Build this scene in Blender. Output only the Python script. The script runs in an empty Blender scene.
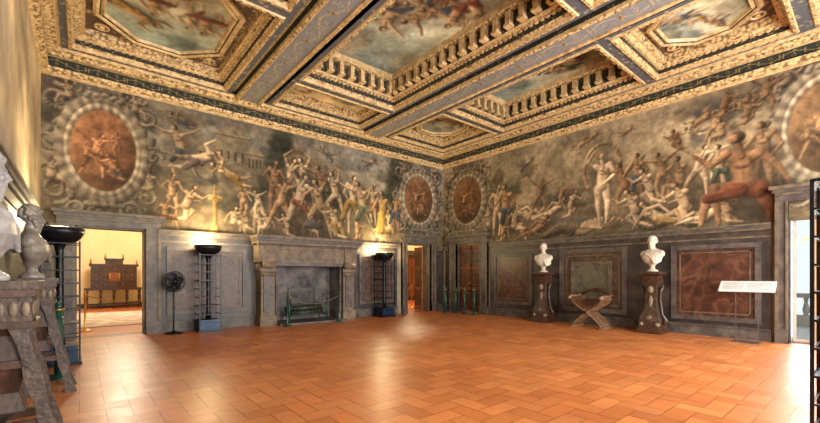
import bpy, math, random
import numpy as np
from mathutils import Vector, Matrix
random.seed(3); R0=np.random.RandomState(5)
XL,XR,YF,YB=-0.633,11.136,-3.0,11.23
pi=math.pi
COL=bpy.context.scene.collection
bpy.context.scene.view_settings.view_transform='Standard'
bpy.context.scene.view_settings.exposure=0.0

# ------------------------------------------------------------ materials
def s2l(c):
    return tuple(((v/12.92) if v<=0.04045 else ((v+0.055)/1.055)**2.4) for v in c)
def rgb(r,g,b): return s2l((r/255,g/255,b/255))+(1,)
def newmat(name):
    m=bpy.data.materials.new(name); m.use_nodes=True
    nt=m.node_tree; b=nt.nodes['Principled BSDF']; return m,nt,b
def mott(name,c1,c2,c3=None,scale=3,rough=.6,metal=0,bump=.0,bscale=None,detail=6,dist=0.0,emit=None,spec=.5):
    m,nt,b=newmat(name); N=nt.nodes; L=nt.links
    tc=N.new('ShaderNodeTexCoord'); n=N.new('ShaderNodeTexNoise')
    n.inputs['Scale'].default_value=scale; n.inputs['Detail'].default_value=detail; n.inputs['Distortion'].default_value=dist
    n.inputs['Roughness'].default_value=.65
    L.new(tc.outputs['Object'],n.inputs['Vector'])
    r=N.new('ShaderNodeValToRGB'); L.new(n.outputs['Fac'],r.inputs['Fac'])
    e=r.color_ramp.elements; e[0].position=.32; e[0].color=c1; e[1].position=.68; e[1].color=c2 if c3 is None else c3
    if c3 is not None:
        k=e.new(.5); k.color=c2
    L.new(r.outputs['Color'],b.inputs['Base Color'])
    b.inputs['Roughness'].default_value=rough; b.inputs['Metallic'].default_value=metal
    b.inputs['Specular IOR Level'].default_value=spec
    if bump:
        n2=N.new('ShaderNodeTexNoise'); n2.inputs['Scale'].default_value=bscale or scale*4
        L.new(tc.outputs['Object'],n2.inputs['Vector'])
        bp=N.new('ShaderNodeBump'); bp.inputs['Strength'].default_value=bump; bp.inputs['Distance'].default_value=.02
        L.new(n2.outputs['Fac'],bp.inputs['Height']); L.new(bp.outputs['Normal'],b.inputs['Normal'])
    return m
def carved(name,dark,light,scale=14,rough=.45,metal=.35,thr=(.12,.45),bs=.5):
    m,nt,b=newmat(name); N=nt.nodes; L=nt.links
    tc=N.new('ShaderNodeTexCoord'); v=N.new('ShaderNodeTexVoronoi'); v.inputs['Scale'].default_value=scale
    L.new(tc.outputs['Object'],v.inputs['Vector'])
    r=N.new('ShaderNodeValToRGB'); L.new(v.outputs['Distance'],r.inputs['Fac'])
    e=r.color_ramp.elements; e[0].position=thr[0]; e[0].color=light; e[1].position=thr[1]+.2; e[1].color=dark
    L.new(r.outputs['Color'],b.inputs['Base Color'])
    bp=N.new('ShaderNodeBump'); bp.invert=True; bp.inputs['Strength'].default_value=bs; bp.inputs['Distance'].default_value=.02
    L.new(v.outputs['Distance'],bp.inputs['Height']); L.new(bp.outputs['Normal'],b.inputs['Normal'])
    b.inputs['Roughness'].default_value=rough; b.inputs['Metallic'].default_value=metal
    return m
def attrmat(name,rough=.85,amt=.35,scale=9,spec=.2,bump=0):
    m,nt,b=newmat(name); N=nt.nodes; L=nt.links
    a=N.new('ShaderNodeAttribute'); a.attribute_name='Col'
    tc=N.new('ShaderNodeTexCoord'); n=N.new('ShaderNodeTexNoise'); n.inputs['Scale'].default_value=scale; n.inputs['Detail'].default_value=8
    n.inputs['Roughness'].default_value=.7
    L.new(tc.outputs['Object'],n.inputs['Vector'])
    mr=N.new('ShaderNodeMapRange'); mr.inputs['From Min'].default_value=.3; mr.inputs['From Max'].default_value=.7
    mr.inputs['To Min'].default_value=1-amt; mr.inputs['To Max'].default_value=1+amt
    L.new(n.outputs['Fac'],mr.inputs['Value'])
    vm=N.new('ShaderNodeVectorMath'); vm.operation='SCALE'
    L.new(a.outputs['Color'],vm.inputs[0]); L.new(mr.outputs['Result'],vm.inputs['Scale'])
    L.new(vm.outputs['Vector'],b.inputs['Base Color'])
    b.inputs['Roughness'].default_value=rough; b.inputs['Specular IOR Level'].default_value=spec
    return m
def emis(name,c,s):
    m,nt,b=newmat(name); b.inputs['Base Color'].default_value=c
    b.inputs['Emission Color'].default_value=c; b.inputs['Emission Strength'].default_value=s; return m
M=dict(
 gold=carved('gilt_carving',rgb(108,82,50),rgb(220,190,138),16,.55,.05,(.3,.6),.35),
 gold2=mott('gilt_plain',rgb(150,120,78),rgb(226,198,148),None,8,.5,.05,.15,40),
 darkg=carved('dark_green_gilt_frieze',rgb(36,40,38),rgb(140,124,86),12,.6,0,(.06,.14)),
 blueg=carved('blue_grotesque',rgb(80,82,88),rgb(164,154,130),8,.6,.0,(.05,.18)),
 redg=carved('red_ground_gilt',rgb(84,62,50),rgb(190,162,110),8,.6,0,(.1,.25)),
 slate=mott('slate_dado',rgb(30,26,28),rgb(52,45,43),rgb(78,66,58),2.5,.45,0,.1,14),
 slate2=mott('pietra_serena',rgb(50,45,46),rgb(76,69,66),rgb(100,90,80),4,.5,0,.1,20),
 dadotrim=mott('dado_trim',rgb(66,56,48),rgb(92,80,66),rgb(116,100,82),6,.55,0,.2,30),
 redp=mott('painted_red_marble',rgb(40,24,19),rgb(72,42,30),rgb(104,68,48),3.2,.4,0,0,None,8,1.6),
 brnp=mott('painted_brown_panel',rgb(38,28,25),rgb(70,48,37),rgb(100,74,54),3.0,.45,0,0,None,8,1.8),
 grnp=mott('painted_grey_green',rgb(54,54,46),rgb(82,80,66),rgb(102,94,76),3,.5,0,0,None,8,1.2),
 stone=mott('fireplace_stone',rgb(78,66,56),rgb(108,92,76),rgb(132,114,94),6,.65,0,.2,30),
 soot=mott('soot',rgb(50,48,52),rgb(92,88,90),rgb(122,116,114),2.2,.9),
 wood=mott('dark_walnut',rgb(34,20,14),rgb(60,37,26),rgb(84,54,38),6,.4,0,.1,30,8,1),
 woodg=mott('weathered_wood',rgb(34,25,20),rgb(58,43,34),rgb(84,64,50),7,.5,0,.3,30,8,.6),
 chairw=mott('chair_wood',rgb(78,54,40),rgb(116,84,60),rgb(142,108,80),7,.45,0,.1,30,8,.6),
 wood2=mott('red_door_wood',rgb(72,34,20),rgb(108,56,32),rgb(134,76,46),5,.4,0,.1,20,8,1),
 marble=mott('white_marble',rgb(150,140,124),rgb(184,174,158),rgb(206,196,180),5,.45,0,.1,14,6,1),
 marbleg=mott('grey_marble',rgb(88,82,76),rgb(120,113,104),rgb(144,138,128),6,.4,0,.1,14),
 marblel=mott('pale_grey_marble',rgb(108,107,106),rgb(140,139,138),rgb(164,163,162),6,.4,0,.1,14),
 black=mott('black_metal',rgb(14,15,18),rgb(30,32,38),None,8,.35,.5),
 blue=mott('blue_metal',rgb(12,28,50),rgb(22,50,82),None,8,.35,.4),
 green=mott('green_enamel',rgb(14,48,44),rgb(34,88,76),None,8,.3,.2),
 brass=mott('brass',rgb(150,110,40),rgb(210,170,80),None,10,.3,.8),
 rope=mott('rope',rgb(120,86,44),rgb(170,130,80),None,30,.8),
 cream=mott('cream_plaster',rgb(232,212,168),rgb(244,228,188),None,1.5,.85),
 white=mott('white_board',rgb(206,206,204),rgb(222,222,220),None,5,.4),
 ink=mott('printed_text',rgb(100,100,100),rgb(150,150,150),None,60,.6),
 plaster=mott('plaster',rgb(120,110,96),rgb(150,138,118),None,1.2,.85),
 leftw=mott('worn_fresco',rgb(104,98,86),rgb(158,136,100),rgb(192,166,124),1.1,.85,0,.1,6,9,1.2),
 curtain=mott('curtain_linen',rgb(196,160,104),rgb(224,192,140),None,3,.9),
 rug=carved('rug_pattern',rgb(176,156,150),rgb(214,208,202),3,.95,0,(.1,.4)),
 leather=mott('brown_leather',rgb(66,36,22),rgb(104,62,40),None,8,.5),
 terr=mott('terrace_stone',rgb(170,165,155),rgb(205,200,190),None,3,.8),
 flr2=mott('terracotta_far',rgb(150,78,44),rgb(186,104,62),None,4,.35),
 glow=emis('bulb_glow',rgb(255,226,160),14),
 fresco=attrmat('fresco_pigment',.8,.3,6), frescol=attrmat('faded_fresco_pigment',.85,.07,1.5), ceilp=attrmat('ceiling_painting_pigment',.6,.18,9),
 arab=attrmat('grotesque_pigment',.6,.15,16),
 tile=attrmat('terracotta_tiles',.3,.12,1.2,.5),
)
g,nt,b=newmat('window_glass'); b.inputs['Base Color'].default_value=(.9,.95,1,1); b.inputs['Transmission Weight'].default_value=1; b.inputs['Roughness'].default_value=0; b.inputs['IOR'].default_value=1.02
M['glass']=g
nt=M['tile'].node_tree; b=nt.nodes['Principled BSDF']
n=nt.nodes.new('ShaderNodeTexNoise'); n.inputs['Scale'].default_value=2.2; n.inputs['Detail'].default_value=6
tc=nt.nodes.new('ShaderNodeTexCoord'); nt.links.new(tc.outputs['Object'],n.inputs['Vector'])
mr=nt.nodes.new('ShaderNodeMapRange'); mr.inputs['To Min'].default_value=.28; mr.inputs['To Max'].default_value=.46
nt.links.new(n.outputs['Fac'],mr.inputs['Value']); nt.links.new(mr.outputs['Result'],b.inputs['Roughness'])

# ------------------------------------------------------------ mesh builder
class MB:
    def __init__(s): s.v=[];s.f=[];s.m=[];s.sm=[];s.mats=[]
    def mi(s,k):
        if k not in s.mats: s.mats.append(k)
        return s.mats.index(k)
    def add(s,vs,fs,mat,smooth=False):
        o=len(s.v); s.v+= [tuple(p) for p in vs]; i=s.mi(mat)
        for f in fs: s.f.append(tuple(o+k for k in f)); s.m.append(i); s.sm.append(smooth)
    def box(s,x0,x1,y0,y1,z0,z1,mat):
        vs=[(x,y,z) for z in (z0,z1) for y in (y0,y1) for x in (x0,x1)]
        s.add(vs,[(0,2,3,1),(4,5,7,6),(0,1,5,4),(2,6,7,3),(0,4,6,2),(1,3,7,5)],mat)
    def cbox(s,c,d,mat,rot=None):
        h=[k/2 for k in d]; vs=[]
        for z in(-1,1):
            for y in(-1,1):
                for x in(-1,1):
                    p=Vector((x*h[0],y*h[1],z*h[2]))
                    if rot is not None: p=rot@p
                    vs.append(p+Vector(c))
        s.add(vs,[(0,2,3,1),(4,5,7,6),(0,1,5,4),(2,6,7,3),(0,4,6,2),(1,3,7,5)],mat)
    def loops(s,loops,mat,smooth=True,cap=True):
        n=len(loops[0]); vs=[p for l in loops for p in l]; fs=[]
        for i in range(len(loops)-1):
            for j in range(n):
                k=(j+1)%n; fs.append((i*n+j,i*n+k,(i+1)*n+k,(i+1)*n+j))
        if cap: fs.append(tuple(range(n))[::-1]); fs.append(tuple((len(loops)-1)*n+j for j in range(n)))
        s.add(vs,fs,mat,smooth)
    def lathe(s,prof,c,mat,seg=20,sx=1,sy=1,smooth=True):
        s.loops([[(c[0]+r*sx*math.cos(2*pi*j/seg),c[1]+r*sy*math.sin(2*pi*j/seg),c[2]+z) for j in range(seg)] for r,z in prof],mat,smooth)
    def sq(s,prof,c,mat,asp=1):
        s.loops([[(c[0]+sx*r,c[1]+sy*r*asp,c[2]+z) for sx,sy in((-1,-1),(1,-1),(1,1),(-1,1))] for r,z in prof],mat,False)
    def tube(s,pts,r,mat,seg=8):
        pts=[Vector(p) for p in pts]; n=len(pts)
        if not hasattr(r,'__len__'): r=[r]*n
        L=[]
        for i,p in enumerate(pts):
            d=(pts[min(i+1,n-1)]-pts[max(i-1,0)]).normalized()
            up=Vector((0,0,1)) if abs(d.z)<.9 else Vector((1,0,0))
            a=d.cross(up).normalized(); bb=d.cross(a)
            L.append([p+a*(r[i]*math.cos(2*pi*j/seg))+bb*(r[i]*math.sin(2*pi*j/seg)) for j in range(seg)])
        s.loops(L,mat,True)
    def ell(s,c,r,mat,seg=14,rings=9):
        if not hasattr(r,'__len__'): r=(r,r,r)
        s.loops([[(c[0]+r[0]*math.sin(a)*math.cos(2*pi*j/seg),c[1]+r[1]*math.sin(a)*math.sin(2*pi*j/seg),c[2]-r[2]*math.cos(a)) for j in range(seg)]
                 for a in [max(.03,min(pi-.03,pi*i/rings)) for i in range(rings+1)]],mat,True)
    def torus(s,c,R,r,mat,axis='z',seg=28,ss=8):
        vs=[];fs=[]
        for i in range(seg):
            a=2*pi*i/seg
            for j in range(ss):
                t=2*pi*j/ss; q=R+r*math.cos(t); w=r*math.sin(t)
                p=(q*math.cos(a),q*math.sin(a),w) if axis=='z' else ((w,q*math.cos(a),q*math.sin(a)) if axis=='x' else (q*math.cos(a),w,q*math.sin(a)))
                vs.append((c[0]+p[0],c[1]+p[1],c[2]+p[2]))
        for i in range(seg):
            for j in range(ss):
                fs.append((i*ss+j,((i+1)%seg)*ss+j,((i+1)%seg)*ss+(j+1)%ss,i*ss+(j+1)%ss))
        s.add(vs,fs,mat,True)
    def obj(s,name,loc=(0,0,0),rz=0,parent=None,bevel=0):
        me=bpy.data.meshes.new(name); me.from_pydata(s.v,[],s.f)
        for k in s.mats: me.materials.append(M[k])
        me.polygons.foreach_set('material_index',s.m); me.polygons.foreach_set('use_smooth',s.sm); me.update()
        o=bpy.data.objects.new(name,me); COL.objects.link(o); o.location=loc; o.rotation_euler=(0,0,rz)
        if parent: o.parent=parent
        if bevel:
            md=o.modifiers.new('bevel','BEVEL'); md.width=bevel; md.segments=2; md.limit_method='ANGLE'
        return o
# ------------------------------------------------------------ room walls (frescoes and wainscots are parts of them)
def wallboxes(mb,axis,a0,a1,h,t0,t1,ops,mat):
    def bx(s,e,z0,z1):
        if e-s<1e-4 or z1-z0<1e-4: return
        if axis=='x': mb.box(s,e,t0,t1,z0,z1,mat)
        else: mb.box(t0,t1,s,e,z0,z1,mat)
    cur=a0
    for s,e,zb,zt in sorted(ops):
        bx(cur,s,0,h); bx(s,e,zt,h); bx(s,e,0,zb); cur=e
    bx(cur,a1,0,h)
HT=7.2
mb=MB(); wallboxes(mb,'x',XL-.4,XR+.4,HT,YB,YB+.4,[(-.08,1.2,0,2.5),(4.2,6.3,0,1.75),(9.2,10.42,0,2.6)],'plaster'); WB=mb.obj('wall_back')
mb=MB(); wallboxes(mb,'y',YF,YB,HT,XR,XR+.4,[(9.25,10.45,0,2.6),(-.4,1.2,0,2.9)],'plaster'); WR=mb.obj('wall_right')
mb=MB(); mb.box(XL-.4,XL,YF,YB,0,HT,'leftw'); WL=mb.obj('wall_left')
mb=MB(); wallboxes(mb,'x',XL-.4,XR+.4,HT,YF-.4,YF,[(.8,2.6,.5,4.2),(4.4,6.2,.5,4.2),(8,9.8,.5,4.2)],'plaster'); mb.obj('wall_front')
mb=MB(); mb.box(XL-.4,XR+.4,YF-.4,YB+.4,HT,HT+.2,'plaster'); CEIL=mb.obj('ceiling')

# ------------------------------------------------------------ painting engine (pigment stored per vertex, in wall metres)
def vnoise(H,W,cell,rs):
    gh=int(H/cell)+3; gw=int(W/cell)+3; G=rs.rand(gh,gw)
    y=np.arange(H)/cell; x=np.arange(W)/cell
    yi=y.astype(int); xi=x.astype(int); fy=y-yi; fx=x-xi; fy=fy*fy*(3-2*fy); fx=fx*fx*(3-2*fx)
    a=G[yi][:,xi];b_=G[yi][:,xi+1];c=G[yi+1][:,xi];d=G[yi+1][:,xi+1]
    fx=fx[None,:];fy=fy[:,None]
    return (a*(1-fx)+b_*fx)*(1-fy)+(c*(1-fx)+d*fx)*fy
def fbm(H,W,cell,rs,o=4):
    t=0;am=1;tt=0
    for i in range(o):
        t=t+am*vnoise(H,W,max(cell,1.5),rs); tt+=am; am*=.55; cell/=2
    return t/tt
C=lambda r,g,b:np.array((r,g,b))/255.
POSE={
'stand':dict(P=(0,.5),Ch=(.01,.72),Hd=(.03,.92),a1=[(-.1,.79),(-.19,.64),(-.1,.52)],a2=[(.11,.79),(.2,.66),(.27,.56)],l1=[(-.05,.48),(-.07,.26),(-.08,0)],l2=[(.05,.48),(.1,.27),(.06,.02)]),
'venus':dict(P=(0,.5),Ch=(.02,.72),Hd=(-.01,.92),a1=[(-.08,.79),(-.2,.86),(-.12,.98)],a2=[(.11,.79),(.17,.64),(.03,.54)],l1=[(-.05,.48),(-.05,.26),(-.03,0)],l2=[(.05,.48),(.08,.27),(.06,.02)]),
'reach':dict(P=(0,.48),Ch=(.06,.7),Hd=(.13,.88),a1=[(-.03,.77),(-.18,.84),(-.3,.96)],a2=[(.16,.77),(.31,.8),(.46,.84)],l1=[(-.05,.46),(-.16,.26),(-.26,.02)],l2=[(.06,.46),(.15,.26),(.12,0)]),
'hammer':dict(P=(0,.48),Ch=(.05,.7),Hd=(.1,.87),a1=[(-.03,.78),(-.1,.95),(.04,1.06)],a2=[(.14,.76),(.26,.64),(.34,.5)],l1=[(-.06,.46),(-.14,.27),(-.2,0)],l2=[(.06,.46),(.2,.3),(.18,.02)]),
'sit':dict(P=(0,.28),Ch=(.02,.5),Hd=(.06,.7),a1=[(-.08,.56),(-.2,.44),(-.26,.3)],a2=[(.12,.56),(.24,.5),(.34,.6)],l1=[(-.03,.27),(.2,.3),(.18,.02)],l2=[(.04,.25),(.27,.2),(.32,-.03)]),
'kneel':dict(P=(0,.3),Ch=(.08,.5),Hd=(.16,.67),a1=[(.0,.56),(.1,.42),(.24,.4)],a2=[(.16,.55),(.3,.48),(.4,.56)],l1=[(-.03,.28),(.14,.2),(-.02,.02)],l2=[(.03,.28),(-.02,.07),(-.24,.03)]),
'fly':dict(P=(0,.4),Ch=(.2,.48),Hd=(.37,.57),a1=[(.26,.52),(.4,.42),(.52,.46)],a2=[(.22,.55),(.16,.7),(.3,.8)],l1=[(-.02,.4),(-.2,.38),(-.42,.44)],l2=[(-.02,.36),(-.16,.24),(-.36,.24)]),
'recline':dict(P=(0,.14),Ch=(-.2,.26),Hd=(-.32,.42),a1=[(-.27,.3),(-.36,.14),(-.44,.03)],a2=[(-.2,.32),(-.04,.36),(.08,.26)],l1=[(0,.14),(.2,.24),(.42,.08)],l2=[(0,.1),(.24,.1),(.5,.02)]),
}
class CV:
    def __init__(s,w,h,res,seed=1):
        s.w,s.h,s.res=w,h,res; s.W=int(w*res)+1; s.H=int(h*res)+1; s.rs=np.random.RandomState(seed)
        s.im=np.zeros((s.H,s.W,3)); s.x=np.linspace(0,w,s.W); s.z=np.linspace(0,h,s.H)
    def fb(s,cell,o=4): return fbm(s.H,s.W,cell*s.res,s.rs,o)
    def reg(s,a0,a1,z0,z1):
        i0=max(0,int(a0/s.w*(s.W-1))); i1=min(s.W,int(a1/s.w*(s.W-1))+2); j0=max(0,int(z0/s.h*(s.H-1))); j1=min(s.H,int(z1/s.h*(s.H-1))+2)
        if i1<=i0 or j1<=j0: return None
        return slice(j0,j1),slice(i0,i1)
    def cap(s,a0,z0,r0,a1,z1,r1,col,soft=.3,al=1,flat=0):
        rm=max(r0,r1); q=s.reg(min(a0,a1)-rm,max(a0,a1)+rm,min(z0,z1)-rm,max(z0,z1)+rm)
        if q is None: return
        X,Z=np.meshgrid(s.x[q[1]],s.z[q[0]]); dx,dz=a1-a0,z1-z0; L=dx*dx+dz*dz+1e-9
        t=np.clip(((X-a0)*dx+(Z-z0)*dz)/L,0,1); r=r0+(r1-r0)*t
        ex=X-a0-t*dx; ez=Z-z0-t*dz; k=np.hypot(ex,ez)/r
        A=np.clip((1.05-k)/soft,0,1)*al
        nn=np.sqrt(np.clip(1-k*k,0,1)); sh=.46+.34*nn+.5*(-ex/r*.6+ez/r*.7)
        if flat: sh=sh*(1-flat)+flat
        c=np.array(col)[None,None]*np.clip(sh,.26,1.15)[...,None]
        s.im[q]=s.im[q]*(1-A[...,None])+c*A[...,None]
    def blob(s,a,z,ra,rz,col,al=1,soft=.5,rough=.35,shade=True):
        q=s.reg(a-ra*1.4,a+ra*1.4,z-rz*1.4,z+rz*1.4)
        if q is None: return
        X,Z=np.meshgrid(s.x[q[1]],s.z[q[0]]); nz=fbm(X.shape[0],X.shape[1],max(3,min(ra,rz)*s.res*.6),s.rs,4)
        k=np.hypot((X-a)/ra,(Z-z)/rz)+(nz-.5)*rough*2; A=np.clip((1-k)/soft,0,1)*al
        sh=(.8+.35*np.clip((-(X-a)/ra*.5+(Z-z)/rz*.6),-1,1)+.5*(nz-.5)) if shade else np.ones_like(k)
        s.im[q]=s.im[q]*(1-A[...,None])+np.array(col)[None,None]*np.clip(sh,.3,1.4)[...,None]*A[...,None]
    def ring(s,a,z,ra,rz,wd,col):
        q=s.reg(a-ra-wd,a+ra+wd,z-rz-wd,z+rz+wd)
        if q is None: return
        X,Z=np.meshgrid(s.x[q[1]],s.z[q[0]]); k=np.hypot((X-a)/ra,(Z-z)/rz); d=(k-1)*min(ra,rz)/(wd/2)
        th=np.arctan2((Z-z)/rz,(X-a)/ra)
        A=np.clip((1-abs(d))/.2,0,1); dirn=(-(X-a)/ra*.6+(Z-z)/rz*.7)/np.maximum(k,.01)
        sh=(.58+.3*np.sqrt(np.clip(1-d*d,0,1))+.38*dirn*d)*(1+.18*np.sin(th*26))
        s.im[q]=s.im[q]*(1-A[...,None])+np.array(col)[None,None]*np.clip(sh,.25,1.25)[...,None]*A[...,None]
    def spiral(s,a,z,r,turn,wd,col,ph=0,dr=1):
        p=None; n=int(18*turn)
        for i in range(n+1):
            f=i/n; th=ph+dr*f*turn*2*pi; rr=r*(1-f*.85); x,y=a+rr*math.cos(th),z+rr*math.sin(th)
            if p: s.cap(p[0],p[1],wd*(1-f*.5),x,y,wd*(1-f*.5),col)
            p=(x,y)
    def fig(s,a,z,h,pose='stand',flip=1,skin=None,drape=None,hair=None,fat=1.,jit=.02,dal=1):
        sk=np.array(skin if skin is not None else C(206,176,142)); rs=s.rs
        P={k:([tuple(np.array(v)+rs.uniform(-jit,jit,2)) for v in x] if isinstance(x,list) else x) for k,x in POSE[pose].items()}
        T=lambda p:(a+flip*p[0]*h,z+p[1]*h)
        def limb(j,r,c):
            for i in range(2):
                A,B=T(j[i]),T(j[i+1]); s.cap(A[0],A[1],r[i]*h*fat,B[0],B[1],r[i+1]*h*fat,c)
            B=T(j[2]); A=T(j[1]); d=np.array(B)-np.array(A); d=d/(np.hypot(*d)+1e-6); s.cap(B[0],B[1],r[2]*h*fat,B[0]+d[0]*.03*h,B[1]+d[1]*.03*h,r[2]*h*.8*fat,c)
        p,c,hd=T(P['P']),T(P['Ch']),T(P['Hd'])
        s.cap(p[0]+.04*h,p[1]-.06*h,.2*h,c[0]+.04*h,c[1],.2*h,C(50,40,32),1.0,.6,1)
        limb(P['a1'],(.038,.03,.018),sk*.8)
        limb(P['l1'],(.068,.046,.022),sk*.84)
        if drape is not None and rs.rand()<.6:
            s.cap(p[0]-.1*h*flip,p[1]-.02*h,.07*h,p[0]-.22*h*flip,p[1]-.3*h,.05*h,np.array(drape)*.85,.3,dal)
        limb(P['l2'],(.07,.048,.023),sk)
        s.cap(p[0],p[1],.078*h*fat,c[0],c[1],.092*h*fat,sk)
        s.cap(c[0],c[1],.07*h*fat,T(P['a1'][0])[0],T(P['a1'][0])[1],.045*h,sk); s.cap(c[0],c[1],.07*h*fat,T(P['a2'][0])[0],T(P['a2'][0])[1],.045*h,sk)
        s.cap(c[0]-.005*h,c[1]-.02*h,.006*h,p[0],p[1]+.02*h,.006*h,sk*.68,.5,.7,1)
        s.cap(c[0]-.04*h,c[1]-.03*h,.03*h,c[0]+.04*h,c[1]-.03*h,.03*h,sk*1.02,.6,.6)
        s.cap(c[0],c[1]+.04*h,.03*h,hd[0],hd[1],.03*h,sk*.9)
        hr=.05*h*(1+.5*(fat-1)*2); hc=hair if hair is not None else C(84,62,44)
        s.cap(hd[0]-.012*h*flip,hd[1]+.014*h,hr*1.08,hd[0]-.02*h*flip,hd[1]+.01*h,hr*1.05,hc)
        s.cap(hd[0]+.012*h*flip,hd[1]-.008*h,hr*.78,hd[0]+.014*h*flip,hd[1]+.006*h,hr*.72,sk*1.04)
        s.cap(hd[0]+.02*h*flip,hd[1]-.002*h,.006*h,hd[0]+.03*h*flip,hd[1]-.002*h,.005*h,sk*.5,.5,.8,1)
        if drape is not None:
            d=np.array(drape)
            s.cap(p[0]-.08*h,p[1]+.0*h,.05*h,p[0]+.09*h,p[1]-.05*h,.06*h,d,.25,dal)
            k=T(P['l2'][1]); s.cap(p[0]+.03*h*flip,p[1]-.03*h,.06*h,k[0],k[1],.045*h,d*.92,.25,dal)
            for e in range(3): s.cap(p[0]+(-.06+.06*e)*h,p[1]-.0*h,.008*h,k[0]+(-.03+.03*e)*h,k[1],.008*h,d*.62,.5,.7,1)
        limb(P['a2'],(.038,.03,.018),sk*1.03)
    def done(s,fine=.22,sat=.62,tint=(1.05,1.0,.9),blur=1,haze=None,hz=0):
        n1=fbm(s.H,s.W,.12*s.res,s.rs,4); n2=fbm(s.H,s.W,.8*s.res,s.rs,3)
        im=s.im
        for _ in range(blur):
            p=np.pad(im,((1,1),(1,1),(0,0)),'edge'); im=(p[1:-1,1:-1]*4+2*(p[:-2,1:-1]+p[2:,1:-1]+p[1:-1,:-2]+p[1:-1,2:])+p[:-2,:-2]+p[:-2,2:]+p[2:,:-2]+p[2:,2:])/16
        l=im.mean(-1,keepdims=True); im=l*np.array(tint)*(1-sat)+im*sat
        if haze is not None:
            n3=fbm(s.H,s.W,.9*s.res,s.rs,5); a=(np.clip((n3-.35)*2.4,0,1)*hz)[...,None]; im=im*(1-a)+haze*a
        im=im*(1+fine*2*(n1-.5))[...,None]*(1+.5*(n2-.5))[...,None]
        return np.clip(im,0,1)
def gridmesh(name,im,o,u,v,mat,mask=None,parent=None):
    H,W=im.shape[:2]; a=np.linspace(0,1,W); b_=np.linspace(0,1,H); A,B=np.meshgrid(a,b_)
    o,u,v=[np.array(k,float) for k in(o,u,v)]
    co=(o[None,None]+A[...,None]*u+B[...,None]*v).reshape(-1,3)
    idx=np.arange(H*W).reshape(H,W)
    q=np.stack([idx[:-1,:-1],idx[:-1,1:],idx[1:,1:],idx[1:,:-1]],-1)
    if mask is not None: q=q[mask(A[:-1,:-1],B[:-1,:-1])]
    q=q.reshape(-1,4); me=bpy.data.meshes.new(name)
    me.vertices.add(len(co)); me.vertices.foreach_set('co',co.ravel())
    me.loops.add(q.size); me.loops.foreach_set('vertex_index',q.ravel().astype(np.int32))
    me.polygons.add(len(q)); me.polygons.foreach_set('loop_start',np.arange(0,q.size,4,dtype=np.int32)); me.polygons.foreach_set('loop_total',np.full(len(q),4,dtype=np.int32))
    me.update(calc_edges=True)
    lin=np.where(im<=.04045,im/12.92,((im+.055)/1.055)**2.4)
    at=me.color_attributes.new('Col','FLOAT_COLOR','POINT')
    at.data.foreach_set('color',np.concatenate([lin,np.ones((H,W,1))],-1).astype(np.float32).ravel())
    me.materials.append(M[mat]); ob=bpy.data.objects.new(name,me); COL.objects.link(ob)
    if parent: ob.parent=parent
    return ob
STONE=C(160,144,120)
def medallion(cv,a,z,rx,rz,inner=C(160,112,74)):
    for k in range(26):
        cv.blob(a+cv.rs.uniform(-rx*1.5,rx*1.5),z+cv.rs.uniform(-rz*1.5,rz*1.5),.28,.24,C(70,60,52),.7)
    for k in range(30):
        th=k/30*2*pi; rr=1.42+.1*math.sin(k*2.3); cv.cap(a+rx*rr*math.cos(th),z+rz*rr*math.sin(th),.07,a+rx*(rr+.12)*math.cos(th+.1),z+rz*(rr+.1)*math.sin(th+.1),.04,STONE*cv.rs.uniform(.6,.95))
    for sx in(-1,1):
        for sz in(-1,1):
            cv.spiral(a+sx*rx*1.28,z+sz*rz*1.02,.3,1.6,.06,STONE*.95,ph=pi/2*sz,dr=sx*sz)
            cv.spiral(a+sx*rx*.75,z+sz*rz*1.4,.22,1.5,.05,STONE,ph=0,dr=-sx*sz)
        cv.spiral(a+sx*rx*1.5,z+.05,.22,1.4,.05,STONE*.9,ph=0,dr=sx)
        cv.fig(a+sx*rx*1.42,z-rz*1.0,.9,'sit',-sx,C(174,148,118),None,fat=1.2)
        cv.fig(a+sx*rx*.95,z+rz*.95,.65,'sit',sx,C(180,154,124),None,fat=1.3)
    cv.ring(a,z,rx*1.2,rz*1.15,.24,STONE*.88); cv.ring(a,z,rx*1.04,rz*1.03,.1,STONE*1.12)
    # the little painted scene inside the oval
    q=cv.reg(a-rx,a+rx,z-rz,z+rz)
    cv.blob(a,z,rx*.98,rz*.98,inner*.8,1,.06,.0)
    for k in range(14):
        cv.blob(a+cv.rs.uniform(-.5,.5)*rx,z+cv.rs.uniform(-.6,.6)*rz,rx*.3,rz*.18,inner*cv.rs.uniform(.5,1.25)*np.array([1,.98,.95]),.6)
    cv.blob(a,z-rz*.62,rx*.6,rz*.25,inner*.5,.8)
    cv.fig(a-rx*.25,z-rz*.6,rz*1.05,'reach',1,inner*1.25,inner*.75); cv.fig(a+.3*rx,z-rz*.65,rz*.8,'kneel',-1,inner*1.15,inner*.9*np.array([.8,.95,1.1]))
    cv.fig(a+.38*rx,z-rz*.1,rz*.6,'stand',-1,inner*1.02); cv.fig(a-.5*rx,z-rz*.3,rz*.55,'sit',1,inner*1.05)
    for i in range(5):
        cv.cap(a-.3+.15*i,z+rz*1.3-.04*abs(i-2),.07,a-.25+.15*i,z+rz*1.3,.05,STONE)
        cv.cap(a-.3+.15*i,z-rz*1.28,.07,a-.25+.15*i,z-rz*1.3,.05,STONE)
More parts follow.
